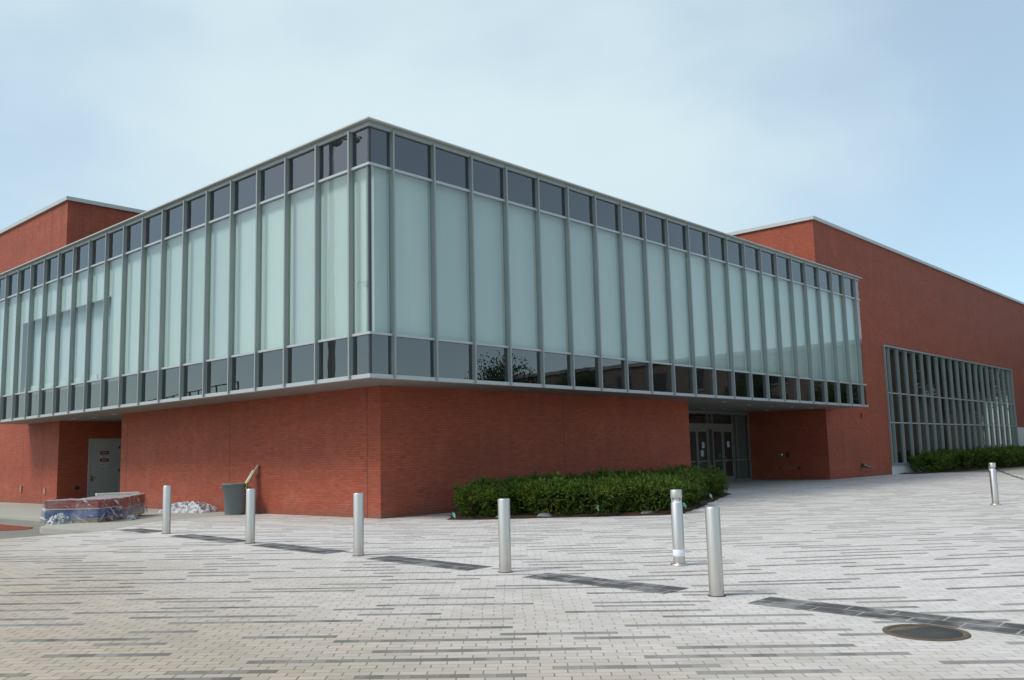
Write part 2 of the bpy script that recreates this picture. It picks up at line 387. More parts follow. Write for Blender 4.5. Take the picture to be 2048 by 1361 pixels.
def polysheet(name, pts, zf, mat, off, depth=0, cell=.6):
    bm = bmesh.new()
    vs = [bm.verts.new((x,y,0)) for x,y in pts]; bm.faces.new(vs)
    bmesh.ops.triangulate(bm, faces=bm.faces[:])
    x0=min(p[0] for p in pts); x1=max(p[0] for p in pts); y0=min(p[1] for p in pts); y1=max(p[1] for p in pts)
    for lo, hi, ax in ((x0,x1,0),(y0,y1,1)):
        k = lo+cell
        while k < hi-.01:
            co_ = (k,0,0) if ax==0 else (0,k,0); no = (1,0,0) if ax==0 else (0,1,0)
            lim = (-14 < k < 6) if ax==0 else (-22 < k < 16)
            if lim or (k-lo) % 5 < cell:
                bmesh.ops.bisect_plane(bm, geom=bm.verts[:]+bm.edges[:]+bm.faces[:], plane_co=co_, plane_no=no)
            k += cell
    for v in bm.verts: v.co.z = zf(v.co.x, v.co.y)+off
    if depth:
        be = [e for e in bm.edges if e.is_boundary]
        ret = bmesh.ops.extrude_edge_only(bm, edges=be)
        for v in [q for q in ret['geom'] if isinstance(q, bmesh.types.BMVert)]: v.co.z -= depth
    bmesh.ops.recalc_face_normals(bm, faces=bm.faces[:])
    me = bpy.data.meshes.new(name); bm.to_mesh(me); bm.free(); me.materials.append(mat)
    o = bpy.data.objects.new(name, me); C.objects.link(o)
    return structure(o)
plaza = [(-60,-45),(34,-45),(34,-6.4),(41,-2.6),(41,8),(1.9,8),(1.9,7.35),(.47,7.32),(-.55,6.89),(-2.88,5.08),(-4.04,3.95),(-4.87,3.35),(-6.9,3.3),(-60,3.0)]
polysheet('plaza_paving', plaza, g, M_paver, 0.)
walk = [(1.9,7.36),(.47,7.33),(-.55,6.90),(-2.88,5.09),(-4.04,3.96),(-4.87,3.36),(-5.33,5.3),(-5.22,5.75),(-4.72,6.5),(-4.35,7.6),(-3.9,9.2),(-3.9,60),(1.9,60)]
polysheet('concrete_pavement', walk, g, M_conc, .003, .18)
polysheet('beige_path', [(34.02,-6.4),(41.02,-2.6),(95,-2.2),(95,-9.5),(34.02,-9.5)], g, M_conc, .001)
pud = [(-4.62,12.6),(-4.36,11.0),(-4.20,9.75),(-4.45,8.5),(-4.60,7.85),(-4.86,7.2),(-5.16,6.95),(-5.57,7.3),(-6.1,7.85),(-5.6,10.5)]
puddle = polysheet('rain_puddle', pud, lambda x,y: .034, M_water, 0)
for v in puddle.data.vertices: v.co.z = .050
# dark granite strips in the bollard line
for i, (y0, y1) in enumerate(((3.25,2.02),(.9,-1.4),(-2.15,-4.4),(-5.48,-7.74),(-8.79,-11.01),(-12.05,-14.95))):
    n = 12; vv = []; ff = []
    xm = -4.24; ym = y0
    for k in range(n+1):
        yy = (y1-y0)*k/n
        for dx in (-.27, .27): vv.append((dx, yy, g(xm+dx, ym+yy)+.004))
    ff = [(2*k, 2*k+1, 2*k+3, 2*k+2) for k in range(n)]
    o = structure(mesh_from('dark_paving_strip', vv, ff, M_strip)); o.location = (xm, ym, 0)

# ------------------------------------------------------------------ the building
B = thing('brick_building', 'large red brick building with a projecting glazed upper storey wrapped round its corner', 'building')
XW, YW = 1.732, 1.757
def wall(boxes, mat=None, name='brick_wall', parent=B):
    mb = MB()
    for b in boxes: mb.box(*b)
    return mb.build(name, mat or M_brick, parent)
base = wall([(XW,17.1,YW,17.05,-.5,3.52)])
back = wall([(6.0,16.9,17.05,22.96,-.5,3.52)]); 
lb = wall([(XW,22.0,22.96,75.,-.5,13.08)])
XB = 29.87
rb = wall([(XB,38.15,YW,2.15,-.5,13.07),(38.15,64.98,YW,2.15,7.275,13.07),(64.98,100.,YW,2.15,2.81,13.07),
           (XB,XB+.4,2.15,24.,-.5,13.07)])
wall([(64.98,100.,YW+.03,2.15,-.5,2.81)], M_white, 'white_panel_wall')
wall([(XB+.2,100.,2.0,45.,12.9,13.0)], M_dark, 'roof')
wall([(38.15,65.,YW,2.15,-.5,.50)], M_white, 'window_plinth')
wall([(XB+.4,100.,11.,11.4,-.4,12.9),(99.6,100.,2.15,11.,-.4,12.9),(XB+.4,100,2.15,11,.3,.45),(XB+.4,100,2.15,11,8.2,8.4)], M_dark, 'hall_interior')
wall([(17.1,29.87,13.,13.4,-.4,3.52),(17.1,17.4,6.2,13.,-.4,3.52)], M_gal, 'lobby_wall')
wall([(17.1,29.87,6.1,13.,-.3,.012)], M_gal, 'lobby_floor')
wall([(29.80,29.866,6.15,12.98,.02,3.45)], M_gal, 'lobby_wall')
# copings
wall([(XW-.10,22.1,22.96-.10,75.1,13.08,13.25)], M_coping, 'coping', lb)
wall([(XB-.10,100.1,YW-.10,2.25,13.07,13.245),(XB-.10,XB+.5,2.25,24.1,13.07,13.245)], M_coping, 'coping', rb)
# expansion joints
def joint(x0,x1,y0,y1,z0,z1): wall([(x0,x1,y0,y1,z0,z1)], M_black if False else M_jt, 'expansion_joint')
M_jt = simple('dark_red_sealant', (.10,.036,.026), .8)
for yy in (9.27, 2.30, 16.55): joint(XW-.002, XW+.02, yy, yy+.022, 0, 3.48)
joint(9.38, 9.396, YW-.002, YW+.02, 0, 3.48)
for xx in (31.6,41.5,55.): joint(xx, xx+.018, YW-.002, YW+.02, 0 if xx<38 else 7.4, 13.0)
for yy in (24.6,26.9,33.): joint(XW-.002, XW+.02, yy, yy+.018, 0, 13.0)
joint(XW+1.0, XW+1.016, 22.958, 22.98, 9.95, 13.0)
# glazed box ---------------------------------------------------------------
XE, YE = 30.65, 26.45
Z0, Z1, ZA, ZB, ZT = 3.49, 3.575, 4.561, 8.766, 9.72
def soffit():
    mb = MB(); mb.box(0.03, XE-.02, .03, YE-.02, Z0, Z0+.05); return mb.build('soffit', M_soffit, B)
sof = soffit()
mb = MB()
for sgn in (0,):
    mb.box(.62, 29.8, .62, 22.9, Z0+.08, ZT)
core = mb.build('interior_core', M_dark, B)
mb = MB(); mb.box(.02, XE-.02, .02, YE-.02, 9.74, 9.80); mb.build('roof', M_dark, B)
# sills, transoms, head, cap run round the corner
def ring(name, out, inn, z0, z1, mat):
    pts = [(-out,-out),(XE+ (out if out>.1 else .0),-out),(XE+(out if out>.1 else .0),inn),(inn,inn),(inn,YE+(out if out>.1 else 0)),(-out,YE+(out if out>.1 else 0))]
    return MB().prism(pts, z0, z1).build(name, mat, B)
ring('sill', .075, .10, Z0-.012, Z1, M_alu_lit)
ring('transom', .055, .03, ZA-.030, ZA+.030, M_alu_lit)
ring('transom', .055, .03, ZB-.030, ZB+.030, M_alu_lit)
ring('head_rail', .065, .10, ZT, 9.838, M_alu)
ring('roof_edge', .18, .30, 9.846, 9.882, M_coping)
MB().box(-.012,.045,-.012,.045,Z1,ZT).build('corner_post', M_black, B)
S, O0, W_, P_ = 1.3967, .660, .052, .125
def mullion(axis, a):
    mb = MB()
    if axis == 'x': mb.box(a, a+W_, -P_, .06, Z0+.004, ZT+.03)
    else: mb.box(-P_, .06, a, a+W_, Z0+.004, ZT+.03)
    return mb.build('mullion', M_alu, B)
NR, NL = 22, 19
for k in range(NR): mullion('x', O0+k*S)
for k in range(NL): mullion('y', O0+k*S)
def bay(axis, a0, a1, raised=False):
    def slab(d0, d1, z0, z1):
        mb = MB()
        if axis == 'x': mb.box(a0, a1, d0, d1, z0, z1)
        else: mb.box(d0, d1, a0, a1, z0, z1)
        return mb
    wdw = slab(.0,.012, ZA+.03, ZB-.03).build('window', M_glass, B)
    slab(.0,.012, Z1, ZA-.03).build('dark_pane', M_glass_dark, wdw)
    slab(.0,.012, ZB+.03, ZT).build('dark_pane', M_glass_dark, wdw)
    e = random.uniform(-.01,.01)
    # fabric blind hung behind the tall pane
    mb = MB()
    n = 8; off = .16
    lo = ZA+.03 + random.choice((0,0,0,.02,.04))
    if raised: lo = raised
    for i in range(n):
        b0 = a0-.02+(a1-a0+.04)*i/n; b1 = a0-.02+(a1-a0+.04)*(i+1)/n
        d = off
        if axis == 'x': mb.box(b0, b1, d, d+.004, lo, ZB+.02)
        else: mb.box(d, d+.004, b0, b1, lo, ZB+.02)
    mb.build('roller_blind', M_blind, wdw)
edges = lambda n, end: [(.045, O0)] + [(O0+W_+k*S, O0+(k+1)*S) for k in range(n-1)] + [(O0+W_+(n-1)*S, end)]
for a0, a1 in edges(NR, XE-.02): bay('x', a0, a1)
for i, (a0, a1) in enumerate(edges(NL, YE-.02)): bay('y', a0, a1, {11: 7.5, 12: 7.5, 13: 7.5, 14: 7.5, 15: 7.5, 16: 7.5}.get(i, False))
MB().box(.30,.34,.66+10.98*S,.66+16.02*S,ZA+.02,ZA+.28).build('window_board', M_white, B)
MB().box(.58,.615,.66+9.6*S,.66+17.6*S,ZA,ZB).build('gallery_wall', M_gal, B)
wall([(XE-.03,XE-.005,.10,YW,Z1,ZT)], M_alu, 'end_panel'); wall([(.10,XW,YE-.03,YE-.005,Z1,ZT)], M_alu, 'end_panel')
# blackout panels between core and the dark panes so that spandrels read deep
# downlights in the soffit
for x, y in ((19.0,1.25),(22.5,2.0),(24.5,1.95),(26.3,1.85),(28.6,1.95),(20.0,4.4),(22.9,4.5),(24.5,4.35),(26.5,4.3),(28.6,4.25),(1.55,21.0),(1.9,19.9),(1.6,17.4)):
    d = MB().lathe([(.0,-.004),(.06,-.004),(.085,-.012),(.10,-.012),(.10,.01)], 20).build('downlight', M_white, B); d.location = (x,y,Z0)
# steel door in the left alcove (faces -Y at y=22.96)
def door_thing():
    fr = MB(); y = 22.96
    fr.box(2.98,3.05,y-.03,y+.02,0,2.74).box(4.31,4.38,y-.03,y+.02,0,2.74).box(3.05,4.31,y-.03,y+.02,2.67,2.74)
    d = MB().box(3.055,4.305,y-.012,y+.02,.02,2.665).build('door', M_door, B)
    fr.build('door_frame', M_door, d)
    for z in (.35,1.35,2.35): MB().box(4.285,4.335,y-.045,y-.012,z-.06,z+.06).build('hinge', M_iron, d)
    MB().tube([(3.16,y-.012,1.05),(3.16,y-.07,1.05),(3.28,y-.07,1.05)], .012).build('handle', M_chrome, d)
    MB().box(3.11,3.21,y-.018,y-.012,.92,1.14).build('lock_plate', M_chrome, d)
door_thing()
# entrance glazing at y = 6
def entrance():
    y = 6.0; fr = MB()
    fr.box(17.1,29.87,y-.06,y+.06,3.36,3.50).box(17.1,28.2,y-.06,y+.06,2.62,2.88)
    posts = [17.13,18.6,20.0,21.4,22.8,23.62,25.66,26.06,28.14,28.46,29.79]
    for x in posts: fr.box(x, x+.07, y-.065, y+.065, .0, 3.36)
    fr.box(17.2,23.6,y-.055,y+.055,.0,.12).box(28.53,29.79,y-.055,y+.055,.0,.10).box(28.21,28.46,y-.055,y+.055,.0,.10).box(25.73,26.06,y-.055,y+.055,.0,.10)
    fr.box(28.53,29.79,y-.05,y+.05,1.03,1.09).box(25.73,26.06,y-.05,y+.05,.78,.84).box(28.21,28.46,y-.05,y+.05,1.03,1.09)
    fr.build('entrance_frame', M_entr, B)
    pn = MB()
    for a, b in zip(posts, posts[1:]):
        if (a,b) in ((23.62,25.66),(26.06,28.14)): pn.box(a+.07,b,y-.006,y+.006,2.88,3.36)
        else: pn.box(a+.07,b,y-.006,y+.006,.10,3.36) if a>28.1 else (pn.box(a+.07,b,y-.006,y+.006,.12,2.62), pn.box(a+.07,b,y-.006,y+.006,2.88,3.36))
    pn.build('entrance_glass', M_glass_hall, B)
    for x0 in (23.69, 24.68, 26.13, 27.14):
        x1 = x0+.98; mb = MB(); s_ = .10
        mb.box(x0,x0+s_,y-.025,y+.025,.02,2.61).box(x1-s_,x1,y-.025,y+.025,.02,2.61).box(x0+s_,x1-s_,y-.025,y+.025,2.49,2.61).box(x0+s_,x1-s_,y-.025,y+.025,.02,.26)
        d = mb.build('entrance_door', M_entr, B)
        MB().box(x0+s_,x1-s_,y-.005,y+.005,.26,2.49).build('door_glass', M_glass_hall, d)
        MB().box(x0+s_,x1-s_,y+.05,y+.09,1.03,1.09).build('push_bar', M_alu_lit, d)
        hx = x0+.06 if x0 in (24.68,27.14) else x1-.06
        MB().tube([(hx,y-.03,.92),(hx,y-.09,.92),(hx+.02,y-.10,.96),(hx+.02,y-.10,1.20),(hx,y-.09,1.24),(hx,y-.03,1.24)], .014).build('handle', M_chrome, d)
M_refl_panel = simple('grey_reflection_tone', (.17,.18,.18), .8)  # even grey standing in for the reflection on the wide sidelight
M_entr = simple('entrance_aluminium', (.215,.22,.19), .45, .2, .05)
entrance()
wall([(28.54,29.78,6.10,6.14,.012,3.34)], M_refl_panel, 'reflection_panel')  # added panel behind the glass, imitates the reflection on that sidelight
# tall hall window in the right block
def hall_window():
    gy = 1.80
    fr = MB(); fr.box(38.15,38.25,1.66,1.86,.50,7.275).box(64.88,64.98,1.66,1.86,.50,7.275).box(38.25,64.88,1.66,1.86,7.19,7.275).box(38.25,64.88,1.66,1.86,.50,.60)
    fr.build('window_frame', M_alu, B)
    for z in (2.88,4.565): MB().box(38.25,64.88,1.735,1.83,z-.03,z+.03).build('transom', M_alu_lit, B)
    ms = [38.86+k*S for k in range(19)]
    for x in ms: MB().box(x,x+W_,gy-.125,gy+.05,.60,7.19).build('mullion', M_alu, B)
    ed = [(38.25,ms[0])]+[(a+W_,b) for a,b in zip(ms,ms[1:])]+[(ms[-1]+W_,64.88)]
    for a, b in ed:
        mb = MB()
        for z0, z1 in ((.60,2.85),(2.91,4.535),(4.595,7.19)): mb.box(a,b,gy,gy+.012,z0,z1)
        mb.build('hall_window', M_glass_hall, B)
hall_window()
# small fittings on the brick
def fit(name, mat, *boxes):
    return wall(list(boxes), mat, name)
fit('wall_outlet', M_chrome, (XW-.04,XW,24.13,24.29,.42,.66)); fit('hose_valve', M_chrome, (XW-.07,XW,26.80,26.92,.50,.78))
fit('wall_outlet', M_iron, (2.47,2.63,22.92,22.96,.58,.72))
fit('wall_outlet', M_iron, (XB-.04,XB,3.25,3.41,.53,.66)); fit('card_reader', M_black, (XB-.04,XB,3.85,3.96,1.12,1.40))
d = MB().lathe([(0,.03),(.10,.03),(.12,.01),(.12,0)], 20).build('round_plate', M_chrome, B); d.location = (XB,4.28,1.26); d.rotation_euler = (0,-math.pi/2,0)
fit('alarm_strobe', M_red, (34.27,34.42,YW-.08,YW,3.08,3.34)); 
mb = MB().tube([(33.9,YW,.62),(33.9,YW-.16,.60),(33.9,YW-.30,.50)], [.10,.085,.075], 14)
mb.tube([(33.9,YW-.22,.54),(34.1,YW-.42,.47)], .055, 12).tube([(33.9,YW-.22,.54),(33.72,YW-.40,.47)], .055, 12).tube([(33.9,YW-.01,.60),(33.9,YW-.02,.60)], .17, 18)
mb.build('hose_inlet', M_brass, B)

# ------------------------------------------------------------------ bollards
def make_bollard():
    t = thing('bollard', 'x', 'bollard')
    MB().lathe([(.084,0),(.084,.985),(.081,.994),(.075,1.0),(0,1.0)], 48).build('post', M_steel, t)
    MB().lathe([(.104,-.01),(.104,.005),(.084,.007)], 32).build('ground_ring', M_iron, t)  # dark joint ring, widened to stand in for contact shade at the foot
    return t
b0 = make_bollard()
grp = 'plain steel bollards in one row'
BL = [(-4.253,1.506,.098,'plain steel bollard in front of the heap of plastic sheeting, farthest of the row'),
      (-4.253,-1.751,.052,'plain steel bollard just right of the grey rubbish bin'),
      (-4.258,-5.002,-.001,'plain steel bollard in front of the brick corner, middle of the row'),
      (-4.265,-8.263,-.053,'plain steel bollard in front of the left part of the long hedge'),
      (-4.257,-11.542,-.098,'largest plain steel bollard, nearest one, standing beside the light bollard')]
for i, (x,y,z,l) in enumerate(BL):
    o = b0 if i == 0 else dup(b0, (x,y,z)); o.location = (x,y,g(x,y)); o['label'] = l; o['group'] = grp; o['category'] = 'bollard'
def make_light_bollard(label):
    t = thing('light_bollard', label, 'bollard light', group='steel light bollards')
    MB().lathe([(.083,.03),(.083,.865),(.079,.872),(0,.872)], 40).build('post', M_steel, t)
    MB().lathe([(.127,0),(.127,.012),(.118,.026),(.085,.034)], 40).build('base_flange', M_steel, t)
    MB().lathe([(.075,.872),(.046,.915),(.043,.948)], 32).build('lens', M_lens, t)
    MB().lathe([(0,.945),(.082,.945),(.083,.95),(.083,1.05),(.079,1.057),(0,1.057)], 40).build('lamp_head', M_steel, t)
    mb = MB()
    for a in (.6, 2.7, 4.8):
        c, s_ = math.cos(a), math.sin(a); mb.obox((.074*c,.074*s_,.91), (.006*c,.006*s_,0), (-.008*s_,.008*c,0), (0,0,.04))
    mb.build('strut', M_steel, t)
    return t
M_lens = simple('frosted_lens', (.62,.70,.76), .35, 0, .03)
M_band = simple('white_reflective_band', (.80,.81,.85), .45, 0, .03)
l0 = make_light_bollard('steel light bollard with a white band, standing beside the nearest plain bollard')
l0.location = (-2.36,-9.86,g(-2.36,-9.86))
l1 = dup(l0, (11.93,-10.27,0), 1.0, 'steel light bollard holding a chain, alone on the right of the plaza')
MB().lathe([(.0843,.130),(.0850,.132),(.0850,.220),(.0843,.222)], 40).build('reflective_band', M_band, l0)
l2 = dup(l0, (14.3,-12.9,0), 2.0, 'steel light bollard at the far end of the chain, beyond the right edge')
l2.children
for ch in list(l2.children):
    if ch.name.startswith('reflective_band'): bpy.data.objects.remove(ch)
M_chain = simple('dark_chain', (.06,.058,.055), .5, .7, .2)
def chain(p, q, sag, label):
    p, q = Vector(p), Vector(q); L = (q-p).length; n = int(L/.055); bm = MB()
    P = lambda s: p.lerp(q, s) - Vector((0,0,sag*4*s*(1-s)))
    for i in range(n):
        s = (i+.5)/n; c = P(s); d = (P(s+.01)-P(s-.01)).normalized()
        a = d.cross(Vector((0,0,1))).normalized(); b = d.cross(a)
        if i % 2: a, b = b, a
        ringp = [c + d*.036*math.cos(t_) + a*.018*math.sin(t_) for t_ in [2*math.pi*k/10 for k in range(11)]]
        bm.tube(ringp, .008, 5, cap=False)
    return tag(bm.build('chain', M_chain), label, 'chain')
chain((11.99,-10.33,.90),(14.24,-12.84,.90),.42,'dark chain sagging to the right from the lone light bollard')

# ------------------------------------------------------------------ manhole
def manhole():
    x, y = -4.90, -14.03; z = g(x,y)+.002
    t = thing('manhole_cover', 'round cast iron manhole cover with a rusty rim set in the pavers', 'manhole', (x,y,z)); t.rotation_euler = (.0151,0,0)
    MB().lathe([(.365,-.02),(.365,.006),(.352,.010),(.318,.010),(.312,.002)], 64).build('rim', M_rust, t)
    tt = NT('manhole_grid'); P = tt.objc()
    mpp = tt.n('ShaderNodeMapping', {'Vector': P, 'Rotation': (0,0,.6)}).outputs[0]; a, b, _ = tt.sep(mpp)
    ca = tt.math('PINGPONG', a, .014); cb = tt.math('PINGPONG', b, .014)
    k = tt.math('MINIMUM', tt.ramp(ca, .003, .008), tt.ramp(cb, .003, .008))
    n = tt.noise(P, 4, 4); px, py, _ = tt.sep(P)
    wet = tt.ramp(tt.math('ADD', tt.math('ADD', tt.math('MULTIPLY', px, .45), tt.math('MULTIPLY', py, .89)), tt.math('MULTIPLY', n, .12)), .235, .25)
    c = tt.mix(k, (.035,.033,.03), (.13,.125,.115)); c = tt.mix(tt.ramp(n, .5, .75, 0., .5), c, (.15,.11,.07)); c = tt.mix(wet, c, (.20,.18,.12))
    mm = tt.done(tt.pbsdf(Base_Color=c, Roughness=tt.mix(wet, (.6,.6,.6), (.25,.25,.25)), Metallic=.1, Specular_IOR_Level=.2, Normal=tt.bump(tt.math('MULTIPLY', k, tt.math('SUBTRACT', 1., wet)), .8, .006)))
    MB().lathe([(0,.001),(.308,.001),(.311,-.006)], 64).build('lid', mm, t)
manhole()

# ------------------------------------------------------------------ hedges
def inside(p, poly):
    x, y = p; c = False
    for i in range(len(poly)):
        x1,y1 = poly[i]; x2,y2 = poly[i-1]
        if (y1>y) != (y2>y) and x < (x2-x1)*(y-y1)/(y2-y1)+x1: c = not c
    return c
def edge_dist(p, poly):
    d = 1e9; p = Vector(p)
    for i in range(len(poly)):
        a, b = Vector(poly[i-1]), Vector(poly[i]); ab = b-a
        t = max(0, min(1, (p-a).dot(ab)/ab.length_squared)); d = min(d, (a+ab*t-p).length)
    return d
def add_tone(o, tones):
    a = o.data.attributes.new('tone', 'FLOAT', 'FACE'); a.data.foreach_set('value', tones)
def hedge(name, label, poly, H, n, leaf, seed):
    rnd = random.Random(seed)
    t = thing(name, label, 'hedge', (0,0,0))
    x0=min(p[0] for p in poly); x1=max(p[0] for p in poly); y0=min(p[1] for p in poly); y1=max(p[1] for p in poly)
    # separate shrubs grown together: centres inside the bed
    cen = []
    tries = 0
    while tries < 6000 and len(cen) < 160:
        tries += 1
        p = (rnd.uniform(x0,x1), rnd.uniform(y0,y1))
        if inside(p, poly) and edge_dist(p, poly) > .52 and all((p[0]-q[0])**2+(p[1]-q[1])**2 > .78**2 for q in cen): cen.append(p)
    V=[]; F=[]; T=[]
    shr = [(c[0],c[1],rnd.uniform(.60,.84),H*rnd.uniform(.80,1.10)) for c in cen]
    per = max(1, n//max(1,len(shr)))
    for cx_,cy_,rr,hh in shr:
        tone0 = rnd.uniform(.05,.75)
        for _ in range(per):
            th = rnd.uniform(0,2*math.pi); w_ = rnd.random()
            lump = 1+.24*mnoise.noise(Vector((cx_*3+math.cos(th)*1.7, cy_*3+math.sin(th)*1.7, w_*3)))+.19*mnoise.noise(Vector((cx_*9+math.cos(th)*5, cy_*9+math.sin(th)*5, w_*9)))
            if rnd.random() < .55:   # top dome
                q = math.sqrt(rnd.random()); rad = rr*q*lump; z = hh*(1-.26*q**3)*lump
                nrm = Vector((math.cos(th)*q*.8, math.sin(th)*q*.8, 1))
            else:
                z = hh*(.10+.78*w_); rad = rr*lump*(.74+.26*math.sin(min(1,.2+w_)*math.pi*.55)); nrm = Vector((math.cos(th), math.sin(th), .35))
            dep = rnd.random()**2*.22
            p = Vector((cx_+math.cos(th)*(rad-dep*.7), cy_+math.sin(th)*(rad-dep*.7), z-dep*.5))
            nrm = (nrm.normalized() + Vector((rnd.gauss(0,.45), rnd.gauss(0,.45), rnd.gauss(0,.35)))).normalized()
            tone = min(1,max(0,tone0+rnd.gauss(0,.22) + (.15 if z>hh*.8 else -.1)))  # top light and depth shade put into the sprig tone
            brown = rnd.random() < (.030 if z < hh*.4 else .006)
            s1 = leaf*rnd.uniform(.6,1.25)
            if z > hh*.8 and rnd.random() < .05: p.z += rnd.uniform(.03,.13); nrm = Vector((nrm.x*.3,nrm.y*.3,1)).normalized()
            side = nrm.cross(Vector((rnd.gauss(0,1),rnd.gauss(0,1),rnd.gauss(0,1)))).normalized()
            for k in range(4):
                ang = (k-1.5)*rnd.uniform(.35,.75)
                dr = (nrm*math.cos(ang)+side*math.sin(ang)).normalized(); wd = dr.cross(nrm+side*.3+Vector((.1,.2,.3))).normalized()*s1*.125
                i = len(V); tip = p+dr*s1
                V += [p-wd*.4, p+dr*s1*.55-wd, tip, p+dr*s1*.55+wd]; F.append((i,i+1,i+2,i+3)); T.append(2. if brown else min(1,max(0,tone+rnd.gauss(0,.1))))
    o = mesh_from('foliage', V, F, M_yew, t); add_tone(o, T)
    mb = None
    for cx_,cy_,rr,hh in (shr if mb else []):
        for k in range(4):
            a = rnd.uniform(0,6.28); mb.tube([(cx_,cy_,-.02),(cx_+.12*math.cos(a),cy_+.12*math.sin(a),hh*.35),(cx_+.4*math.cos(a),cy_+.4*math.sin(a),hh*.75)], [.02,.014,.006], 5)
    if mb: mb.build('stems', M_stem, t)
    # no inner twigs; the dark core rests on the darker sprig tones
    return t
bed1 = [(2.15,-.30),(2.45,-.95),(5.62,-4.55),(6.2,-4.62),(8.64,-3.66),(12.0,-2.2),(15.6,-.75),(16.6,.55),(16.5,1.62),(5.3,1.62),(3.6,1.0)]
hedge1 = [(2.42,-.55),(5.62,-4.40),(6.35,-4.45),(8.62,-3.5),(12.1,-2.02),(15.4,-.6),(16.3,.5),(16.3,1.5),(5.4,1.5),(3.7,.7)]
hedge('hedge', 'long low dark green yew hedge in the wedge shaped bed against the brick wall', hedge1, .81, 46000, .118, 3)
bed2 = [(38.6,1.6),(38.4,.45),(40.9,-.0),(46,-.75),(60,-1.7),(90,-2.0),(90,1.6)]
hedge2 = [(39.6,1.45),(39.6,.55),(41.2,.25),(46,-.45),(60,-1.4),(80,-1.6),(80,1.45)]
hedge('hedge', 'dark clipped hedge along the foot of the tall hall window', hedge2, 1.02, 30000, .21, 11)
def bed(poly, name):
    rnd = random.Random(5); bm = bmesh.new()
    vs = [bm.verts.new((x,y,0)) for x,y in poly]; bm.faces.new(vs); bmesh.ops.triangulate(bm, faces=bm.faces[:])
    for _ in range(4): 
        es = [e for e in bm.edges if e.calc_length() > .5]
        if es: bmesh.ops.subdivide_edges(bm, edges=es, cuts=1); bmesh.ops.triangulate(bm, faces=bm.faces[:])
    for v in bm.verts:
        b = v.is_boundary
        if b: v.co.x += rnd.uniform(-.04,.04); v.co.y += rnd.uniform(-.05,.05)
        v.co.z = g(v.co.x,v.co.y) + (.006 if b else .035+rnd.uniform(0,.035))
    me = bpy.data.meshes.new(name); bmesh.ops.recalc_face_normals(bm, faces=bm.faces[:]); bm.to_mesh(me); bm.free(); me.materials.append(M_mulch)
    o = bpy.data.objects.new(name, me); C.objects.link(o); structure(o)
bed(bed1, 'mulch_bed'); bed(bed2, 'mulch_bed')
def flag(x, y, h, rz, label):
    z = g(x,y); t = thing('marker_flag', label, 'flag', (x,y,z), rz, 'green marker flags')
    MB().tube([(0,0,0),(0,0,h)], .004, 6).build('wire', M_chain, t)
    V = []; F = []
    for i in range(4):
        xx = .001+.095*i/3; w_ = .10*(1-.25*i/3); dz = -.06*(i/3)**1.5
        V += [(xx*.8,.02*math.sin(i*1.3),h+dz),(xx*.8,.02*math.sin(i*1.3+.5),h-w_+dz*1.6)]
    for i in range(3): F.append((2*i,2*i+1,2*i+3,2*i+2))
    o = mesh_from('flag_cloth', V, F, M_green, t); md = o.modifiers.new('s','SOLIDIFY'); md.thickness = .002
flag(4.35,-3.28,.32,-.6,'small green marker flag low in front of the middle of the long hedge')
flag(6.3,-4.55,.28,-.9,'small green marker flag at the hedge corner just left of the light bollard')
flag(10.9,-2.62,.27,-.7,'small green marker flag right of the light bollard at the hedge edge')
flag(2.22,-.42,.20,-.5,'small green marker flag lying low at the left tip of the planting bed')
def stone(x, y, s, label):
    rnd = random.Random(int(x*100)); bm = bmesh.new(); bmesh.ops.create_icosphere(bm, subdivisions=3, radius=1)
    for v in bm.verts:
        k = 1+.18*mnoise.noise(v.co*1.6+Vector((x,y,0))); v.co = Vector((v.co.x*s*k, v.co.y*s*.6*k, max(-.1,v.co.z)*s*.42*k))
    for f_ in bm.faces: f_.smooth = True
    me = bpy.data.meshes.new('stone'); bm.to_mesh(me); bm.free(); me.materials.append(M_stone)
    o = bpy.data.objects.new('stone', me); C.objects.link(o); o.location = (x,y,g(x,y)+.03); o.rotation_euler = (0,0,-.8)
    tag(o, label, 'stone', 'pale stones in the planting bed')
stone(3.80,-2.10,.20,'pale stone under the hedge just right of the fourth bollard')
stone(5.55,-3.98,.17,'pale stone under the hedge near its front corner')
stone(3.10,-1.30,.17,'pale stone under the hedge hidden just left of the fourth bollard')

# ------------------------------------------------------------------ bin and planks
def bin_():
    t = thing('rubbish_bin', 'grey plastic rubbish bin standing near the brick wall', 'rubbish bin', (1.02,7.72,.004))
    MB().lathe([(0,.0),(.285,.0),(.295,.02),(.335,.66),(.352,.67),(.362,.885),(.385,.89),(.385,.925),(.365,.93),(.352,.90),(.325,.64),(.28,.05),(0,.04)], 40).build('body', M_bin, t)
    mb = MB()
    for a in (-.9, 2.2):
        c, s_ = math.cos(a), math.sin(a)
        mb.tube([(.34*c-.10*s_,.34*s_+.10*c,.80),(.43*c-.09*s_,.43*s_+.09*c,.80),(.43*c+.09*s_,.43*s_+.09*c*-1,.80),(.34*c+.10*s_,.34*s_-.10*c,.80)], .018, 8)
    mb.build('handle', M_bin, t)
    mb = MB(); a = -1.15; c, s_ = math.cos(a), math.sin(a)
    mb.tube([(.37*c,.37*s_,.96),(.40*c,.40*s_,.90),(.395*c,.395*s_,.74),(.40*c+.03,.40*s_+.03,.66)], .022, 8)
    mb.tube([(.40*c-.06*s_,.40*s_+.06*c,.80),(.41*c,.41*s_,.72),(.40*c+.06*s_,.40*s_-.06*c,.80)], .016, 8)
    mb.build('strap', M_yellow, t)
bin_()
